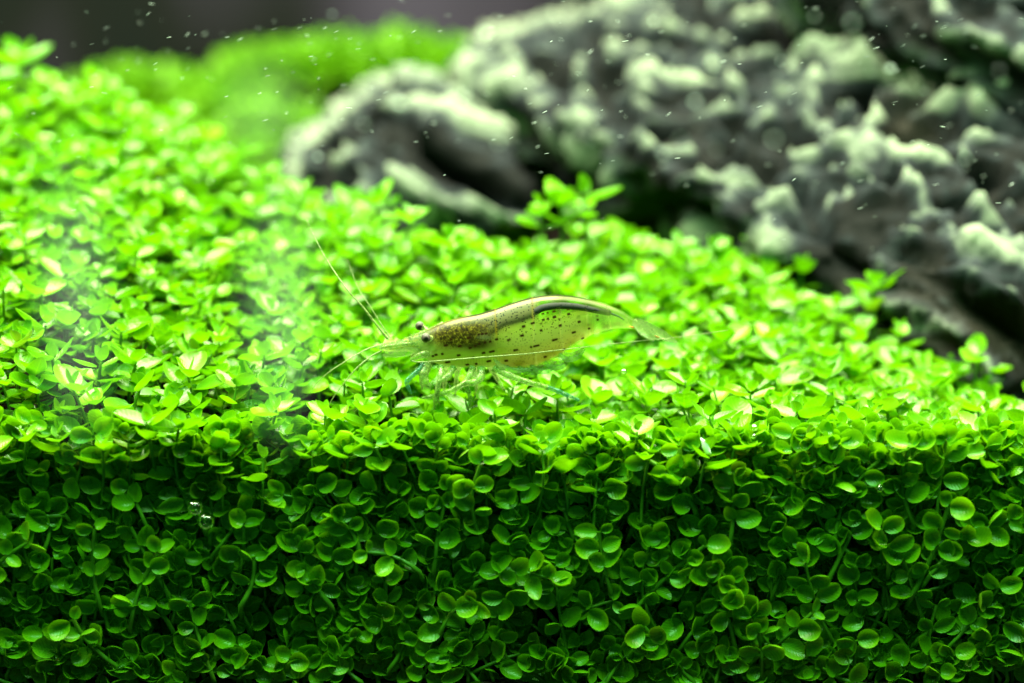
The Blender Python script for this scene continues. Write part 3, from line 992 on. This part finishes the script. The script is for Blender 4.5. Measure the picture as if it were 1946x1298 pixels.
    def blade(spine, halfw, up, thick=0.06, nn=16, nu=7, cup=0.0):
        """thin leaf-shaped plate with real thickness along a spine; up = width direction"""
        S_ = smooth_path(spine, nn); up = np.asarray(up, float)
        W = np.interp(np.linspace(0, 1, nn), np.linspace(0, 1, len(halfw)), halfw)
        T = np.gradient(S_, axis=0); T /= np.linalg.norm(T, axis=1)[:, None]
        B = up[None] - T * (T @ up)[:, None]; B /= np.linalg.norm(B, axis=1)[:, None]
        Nn = np.cross(T, B)
        V_, F_ = [], []
        for sgn in (1, -1):
            for i in range(nn):
                for u in np.linspace(-1, 1, nu):
                    V_.append(S_[i] + B[i] * W[i] * u + Nn[i] * (sgn * thick * (1 - u * u) ** 0.5 + cup * u * u * W[i]))
        o_ = nn * nu
        for i in range(nn - 1):
            for j in range(nu - 1):
                a_ = i * nu + j
                F_.append((a_, a_ + 1, a_ + nu + 1, a_ + nu)); F_.append((o_ + a_, o_ + a_ + nu, o_ + a_ + nu + 1, o_ + a_ + 1))
            for j in (0, nu - 1):
                a_ = i * nu + j
                F_.append((a_, a_ + nu, o_ + a_ + nu, o_ + a_))
        return np.array(V_), np.array(F_)

    for dy in (-1.5, 1.3):
        v, f = blade([sp(806, 664, dy * 0.7), sp(785, 662, dy), sp(760, 666, dy * 1.1), sp(728, 671, dy)], [0.22, 0.42, 0.62, 0.55, 0.12], (0, 0.25, 1.0))
        link('antennal_scale', mesh_np('antennal_scale', v, f), M_FAN, root)
    for dy in (-1.3, 1.2):
        v, f = blob([sp(815, 668, dy), sp(797, 672, dy), sp(781, 681, dy)], [0.5, 0.55, 0.42, 0.24])
        link('antenna_base', mesh_np('antenna_base', v, f), M_LIMB, root)

    # whips: upper pair raised, lower pair drooping, long antenna swept back along the flank
    def whip(name, pts, r0, r1, n=40):
        P_ = smooth_path(pts, n)
        # fine ringed segments
        rr = 0.78 * np.interp(np.linspace(0, 1, n), [0, 1], [r0, r1]) * (1 + 0.10 * (np.arange(n) % 2))
        v_, f_ = tube(P_, rr, 7)
        link(name, mesh_np(name, v_, f_), M_FLAG, root)
    whip('antennule', [sp(738, 643, -0.7), sp(716, 615, -0.9), sp(690, 581, -1.0), sp(657, 545, -0.6), sp(612, 490, 3.0), sp(575, 432, 7.0)], 0.26, 0.035)
    whip('antennule', [sp(740, 643, 0.8), sp(725, 622, 1.2), sp(702, 588, 2.0), sp(678, 556, 3.5), sp(655, 510, 6.5)], 0.15, 0.03)
    whip('antennule', [sp(724, 654, -0.8), sp(700, 659, -1.4), sp(668, 674, -2.4), sp(630, 697, -3.0), sp(603, 722, -2.4), sp(590, 745, -1.0)], 0.15, 0.04)
    whip('antennule', [sp(726, 665, -0.6), sp(706, 674, -1.2), sp(678, 695, -2.2), sp(650, 728, -2.6), sp(633, 752, -2.2), sp(622, 774, -1.2)], 0.16, 0.05)
    whip('antenna', [sp(782, 681, -1.5), sp(800, 682, -2.1), sp(850, 676, -2.9), sp(920, 669, -3.3), sp(1000, 662, -3.6), sp(1080, 654, -3.2), sp(1180, 646, -2.0), sp(1290, 639, -0.5), sp(1385, 633, 2.0)], 0.13, 0.05, 60)
    whip('antenna', [sp(782, 680, 1.4), sp(840, 640, 3.6), sp(880, 600, 4.4), sp(905, 588, 5.0), sp(960, 566, 6.5)], 0.09, 0.03, 40)

    # limbs
    def limb(name, pts, rads, mat=M_LIMB, n=26):
        P_ = smooth_path(pts, n)
        base = np.interp(np.linspace(0, 1, n), np.linspace(0, 1, len(rads)), rads)
        k_ = np.linspace(0, len(pts) - 1, n)
        knot = np.exp(-((k_ - np.round(k_)) / 0.16) ** 2)         # slight knuckle at each joint
        v_, f_ = tube(P_, 1.4 * base * (0.92 + 0.2 * knot), 9)
        return link(name, mesh_np(name, v_, f_), mat, root)
    limb('feeding_leg', [sp(806, 686, -1.3), sp(797, 697, -2.0), sp(775, 716, -2.6), sp(777, 728, -2.5), sp(783, 741, -2.2)], [0.30, 0.27, 0.24, 0.20, 0.10], M_LIMB_BLUE)
    limb('feeding_leg', [sp(812, 688, -1.2), sp(806, 704, -2.0), sp(808, 718, -2.2), sp(816, 727, -2.0), sp(823, 720, -1.6)], [0.44, 0.5, 0.46, 0.32, 0.12], M_LIMB)
    limb('feeding_leg', [sp(818, 690, 0.8), sp(812, 708, 1.2), sp(800, 726, 1.3), sp(803, 744, 1.1)], [0.30, 0.26, 0.2, 0.1], M_LIMB)
    limb('walking_leg', [sp(838, 693, -1.2), sp(838, 708, -2.4), sp(833, 730, -2.9), sp(829, 752, -2.7), sp(826, 774, -2.2)], [0.34, 0.32, 0.28, 0.24, 0.10])
    limb('walking_leg', [sp(862, 696, -1.0), sp(852, 708, -2.3), sp(836, 717, -2.8), sp(831, 735, -2.8), sp(836, 762, -2.4)], [0.34, 0.32, 0.27, 0.22, 0.10])
    limb('walking_leg', [sp(898, 696, -1.2), sp(893, 706, -2.2), sp(886, 718, -2.7), sp(890, 734, -2.7), sp(894, 748, -2.5), sp(893, 768, -2.2)], [0.36, 0.34, 0.30, 0.26, 0.22, 0.10])
    limb('walking_leg', [sp(915, 696, -1.2), sp(913, 711, -2.3), sp(900, 719, -2.8), sp(886, 719, -3.0), sp(862, 732, -3.0), sp(834, 742, -2.6), sp(815, 748, -2.2), sp(803, 751, -1.8)], [0.42, 0.42, 0.38, 0.34, 0.28, 0.26, 0.2, 0.12])
    limb('walking_leg', [sp(940, 696, -1.3), sp(968, 706, -2.6), (sp(1004, 717, -3.2)), sp(1022, 722, -3.2), sp(1040, 727, -3.0)], [0.36, 0.34, 0.30, 0.27, 0.26])
    limb('walking_leg_tip', [sp(1040, 727, -3.0), sp(1060, 735, -2.8), sp(1075, 742, -2.6), sp(1100, 754, -2.2)], [0.25, 0.24, 0.22, 0.12], M_LIMB_BLUE)
    for (bx, kx, kr, tx, tr_) in ((850, 846, 712, 842, 760), (880, 868, 716, 864, 758), (905, 902, 714, 906, 756), (925, 935, 712, 958, 748)):
        limb('walking_leg', [sp(bx, 694, 1.0), sp((bx + kx) / 2, 702, 2.2), sp(kx, kr, 2.8), sp((kx + tx) / 2, (kr + tr_) / 2, 2.8), sp(tx, tr_, 2.2)], [0.34, 0.32, 0.28, 0.22, 0.10])
    # swimmerets folded under the belly
    for k_, bx in enumerate((962, 985, 1008, 1034, 1062)):
        br = np.interp(bx, VENT[:, 0], VENT[:, 1])
        for dy in (-1.1, 1.1):
            v, f = blade([sp(bx, br - 6, dy), sp(bx + 14, br + 4, dy * 1.25), sp(bx + 34, br + 7 - k_ * 1.5, dy * 1.1), sp(bx + 50, br + 2 - k_ * 4, dy)], [0.22, 0.42, 0.40, 0.08], (0, 0.45, 1.0))
            link('swimmeret', mesh_np('swimmeret', v, f), M_FAN, root)
    # side plates hanging over the front of the belly
    v, f = blade([sp(938, 676, -2.0), sp(956, 692, -2.15), sp(985, 699, -1.9), sp(1012, 695, -1.6)], [0.1, 0.5, 0.4, 0.1], (0, 0.5, 1.0))
    link('side_plate', mesh_np('side_plate', v, f), M_FAN, root)
    # tail fan: telson and four uropods
    v, f = blade([sp(1206, 608, 0), sp(1222, 622, 0), (sp(1246, 638, 0)), sp(1268, 648, 0)], [0.50, 0.46, 0.30, 0.06], (0, 1, 0.2), 0.16)
    link('telson', mesh_np('telson', v, f), M_FAN, root)
    for (dy, tipx, tipr, w_) in ((-1.1, 1252, 641, 0.85), (-1.9, 1242, 640, 0.75), (1.1, 1288, 656, 0.85), (1.9, 1272, 655, 0.75)):
        v, f = blade([sp(1202, 612, dy * 0.3), sp(1214, 618, dy * 0.8), sp((1214 + tipx) / 2, (618 + tipr) / 2, dy * 1.25), sp(tipx, tipr, dy * 1.3)], [0.2, 0.7 * w_, w_, 0.8 * w_, 0.18], (0, 0.55, 1.0), 0.07, cup=0.2)
        link('uropod', mesh_np('uropod', v, f), M_FAN, root)
    v, f = blob([sp(1243, 634, -1.2), sp(1247, 636, -1.25), sp(1252, 638, -1.3)], [0.06, 0.14, 0.06], 8)
    link('orange_mark', mesh_np('orange_mark', v, f), M_ORANGE, root)
    v, f = blob([sp(1196, 618, -0.75), sp(1202, 620, -0.8), sp(1207, 621, -0.8)], [0.05, 0.12, 0.05], 8)
    link('orange_mark', mesh_np('orange_mark', v, f), M_ORANGE, root)
    return root


build_shrimp()

# ------------------------------------------------------------------ gas bubbles caught in the leaves
def bubble_material():
    m, nt, out = new_mat('gas_bubble'); k = N(nt)
    tc = k('ShaderNodeTexCoord')
    nz = k('ShaderNodeTexNoise', {'Vector': tc.outputs['Object'], 'Scale': 300.0})
    b = k('ShaderNodeBump', {'Height': nz.outputs[0], 'Strength': 0.03, 'Distance': 0.0002})
    g = k('ShaderNodeBsdfGlass', {'IOR': 0.75, 'Roughness': 0.0, 'Normal': b.outputs[0]})
    k.link(g.outputs[0], out.inputs[0])
    return m


M_BUB = bubble_material()


def bubble(px, row, Y, d, label, squash=1.0):
    bm = bmesh.new()
    bmesh.ops.create_uvsphere(bm, u_segments=28, v_segments=18, radius=d / 2 * MM)
    for v in bm.verts: v.co.z *= squash
    me = bpy.data.meshes.new('air_bubble'); bm.to_mesh(me); bm.free()
    for p in me.polygons: p.use_smooth = True
    o = link('air_bubble', me, M_BUB)
    o.location = at(px, row, Y) * MM
    tag(o, label, 'bubble', 'gas bubbles caught among the leaves')


bubble(371, 965, -3.0, 2.15, 'round clear gas bubble in the shaded leaves, upper one of the touching pair')
bubble(392, 991, -3.2, 2.35, 'round clear gas bubble in the shaded leaves, lower one of the touching pair')
bubble(1672, 928, -2.6, 1.1, 'small clear gas bubble alone among shaded leaves')
bubble(1433, 813, -0.5, 0.9, 'tiny clear gas bubble on the lit front rim, upper of two')
bubble(1432, 829, -0.8, 0.7, 'tiny clear gas bubble on the lit front rim, lower of two')
bubble(1185, 707, 6.0, 0.9, 'tiny glinting gas bubble on a lit leaf behind the shrimp legs')

# pale shell chip on the rim
def chip():
    m, nt, out = new_mat('pale_shell'); k = N(nt)
    tc = k('ShaderNodeTexCoord'); nz = k('ShaderNodeTexNoise', {'Vector': tc.outputs['Object'], 'Scale': 900.0})
    c = k.mixc(nz.outputs[0], (0.55, 0.62, 0.55), (0.8, 0.85, 0.8))
    k.link(k('ShaderNodeBsdfPrincipled', {'Base Color': c, 'Roughness': 0.35}).outputs[0], out.inputs[0])
    P = [np.array(p, float) for p in ((-0.5, 0, 1.3), (-0.2, -0.1, 0.9), (0.1, -0.2, 0.3), (0.5, -0.25, -0.7), (0.95, -0.2, -0.9))]
    v, f = tube(np.array(P), [0.06, 0.25, 0.45, 0.5, 0.1], 7)
    v[:, 1] *= 0.4
    o = link('shell_chip', mesh_np('shell_chip', v, f, smooth=False), m)
    o.location = at(1338, 850, -1.8) * MM
    tag(o, 'pale white shell chip wedged among lit leaves at the front rim', 'shell chip')


chip()

# ------------------------------------------------------------------ fine debris drifting in the water
def particles():
    m, nt, out = new_mat('pale_debris'); k = N(nt)
    oi = k('ShaderNodeNewGeometry')
    c = k.ramp(oi.outputs['Random Per Island'], [(0.0, (0.06, 0.08, 0.08)), (1.0, (0.5, 0.56, 0.54))])
    k.link(k('ShaderNodeBsdfPrincipled', {'Base Color': c, 'Roughness': 0.6}).outputs[0], out.inputs[0])
    r = random.Random(3)
    parts = []
    for _ in range(340):
        px = r.uniform(-60, 2000); row = r.triangular(-20, 520, 60)
        Y = r.uniform(-12, 75)
        p = at(px, row, Y)
        if p[2] < canopy(p[0], Y) + 1.5: continue
        L = r.uniform(0.15, 0.9); w = r.uniform(0.018, 0.05)
        a = r.gauss(0.25, 0.25)
        d = np.array([math.cos(a), r.gauss(0, 0.3), math.sin(a)]) * L * 0.5
        parts.append(tube(np.array([p - d, p, p + d]), [w * 0.5, w, w * 0.6], 5))
    for _ in range(26):                                  # larger motes far out of focus
        px = r.uniform(600, 1960); row = r.uniform(0, 330); Y = r.choice([r.uniform(-95, -60), r.uniform(-80, -40)])
        p = at(px, row, Y)
        w = r.uniform(0.16, 0.34)
        parts.append(tube(np.array([p - [w, 0, 0], p, p + [w, 0, 0]]), [w * 0.5, w, w * 0.5], 7))
    v, f = join(parts)
    o = link('suspended_debris', mesh_np('suspended_debris', v, f), m)
    tag(o, 'fine pale specks of debris drifting in the water', 'debris', kind='stuff')


particles()


# ------------------------------------------------------------------ hazy volumes added to imitate pale reflections on the front glass
def reflection_veil(px, row, Y, sx, sy, sz, tau, label, seed):
    m, nt, out = new_mat('milky_reflection_volume'); k = N(nt)
    tc = k('ShaderNodeTexCoord')
    ln = k('ShaderNodeVectorMath', {0: tc.outputs['Object']}, operation='LENGTH')
    nz = k('ShaderNodeTexNoise', {'Vector': tc.outputs['Object'], 'Scale': 1.6, 'Detail': 1.5, 'W': seed}, noise_dimensions='4D')
    r_ = k.math('ADD', ln.outputs['Value'], k.math('MULTIPLY', k.math('SUBTRACT', nz.outputs[0], 0.5), 0.5))
    f = k.math('SUBTRACT', 1.0, r_, True)
    edge = k.math('SUBTRACT', 1.0, ln.outputs['Value'], True)
    den = k.math('MULTIPLY', k.math('MULTIPLY', f, k.math('MULTIPLY', edge, 2.0, True)), tau / (sy * MM))
    v = k('ShaderNodeVolumePrincipled', {'Color': (0.52, 0.50, 0.62, 1), 'Density': den, 'Anisotropy': 0.0})
    k.link(v.outputs[0], out.inputs['Volume'])
    bm = bmesh.new(); bmesh.ops.create_icosphere(bm, subdivisions=3, radius=1.0)
    me = bpy.data.meshes.new('reflection_volume'); bm.to_mesh(me); bm.free()
    o = link('reflection_volume', me, m)
    o.location = at(px, row, Y) * MM
    o.scale = (sx * MM, sy * MM, sz * MM)
    tag(o, label, 'reflection_volume', kind='stuff')


reflection_veil(140, 560, -12, 8, 6, 25, 0.09, 'milky veil imitating a glass reflection before the left slope', 1.0)
reflection_veil(530, 590, -12, 8, 6, 23, 0.09, "milky veil imitating a glass reflection by the shrimp's feelers", 2.0)
reflection_veil(500, 215, 40, 10, 8, 13, 0.05, 'pale veil imitating a glass reflection before the moss bank', 3.0)
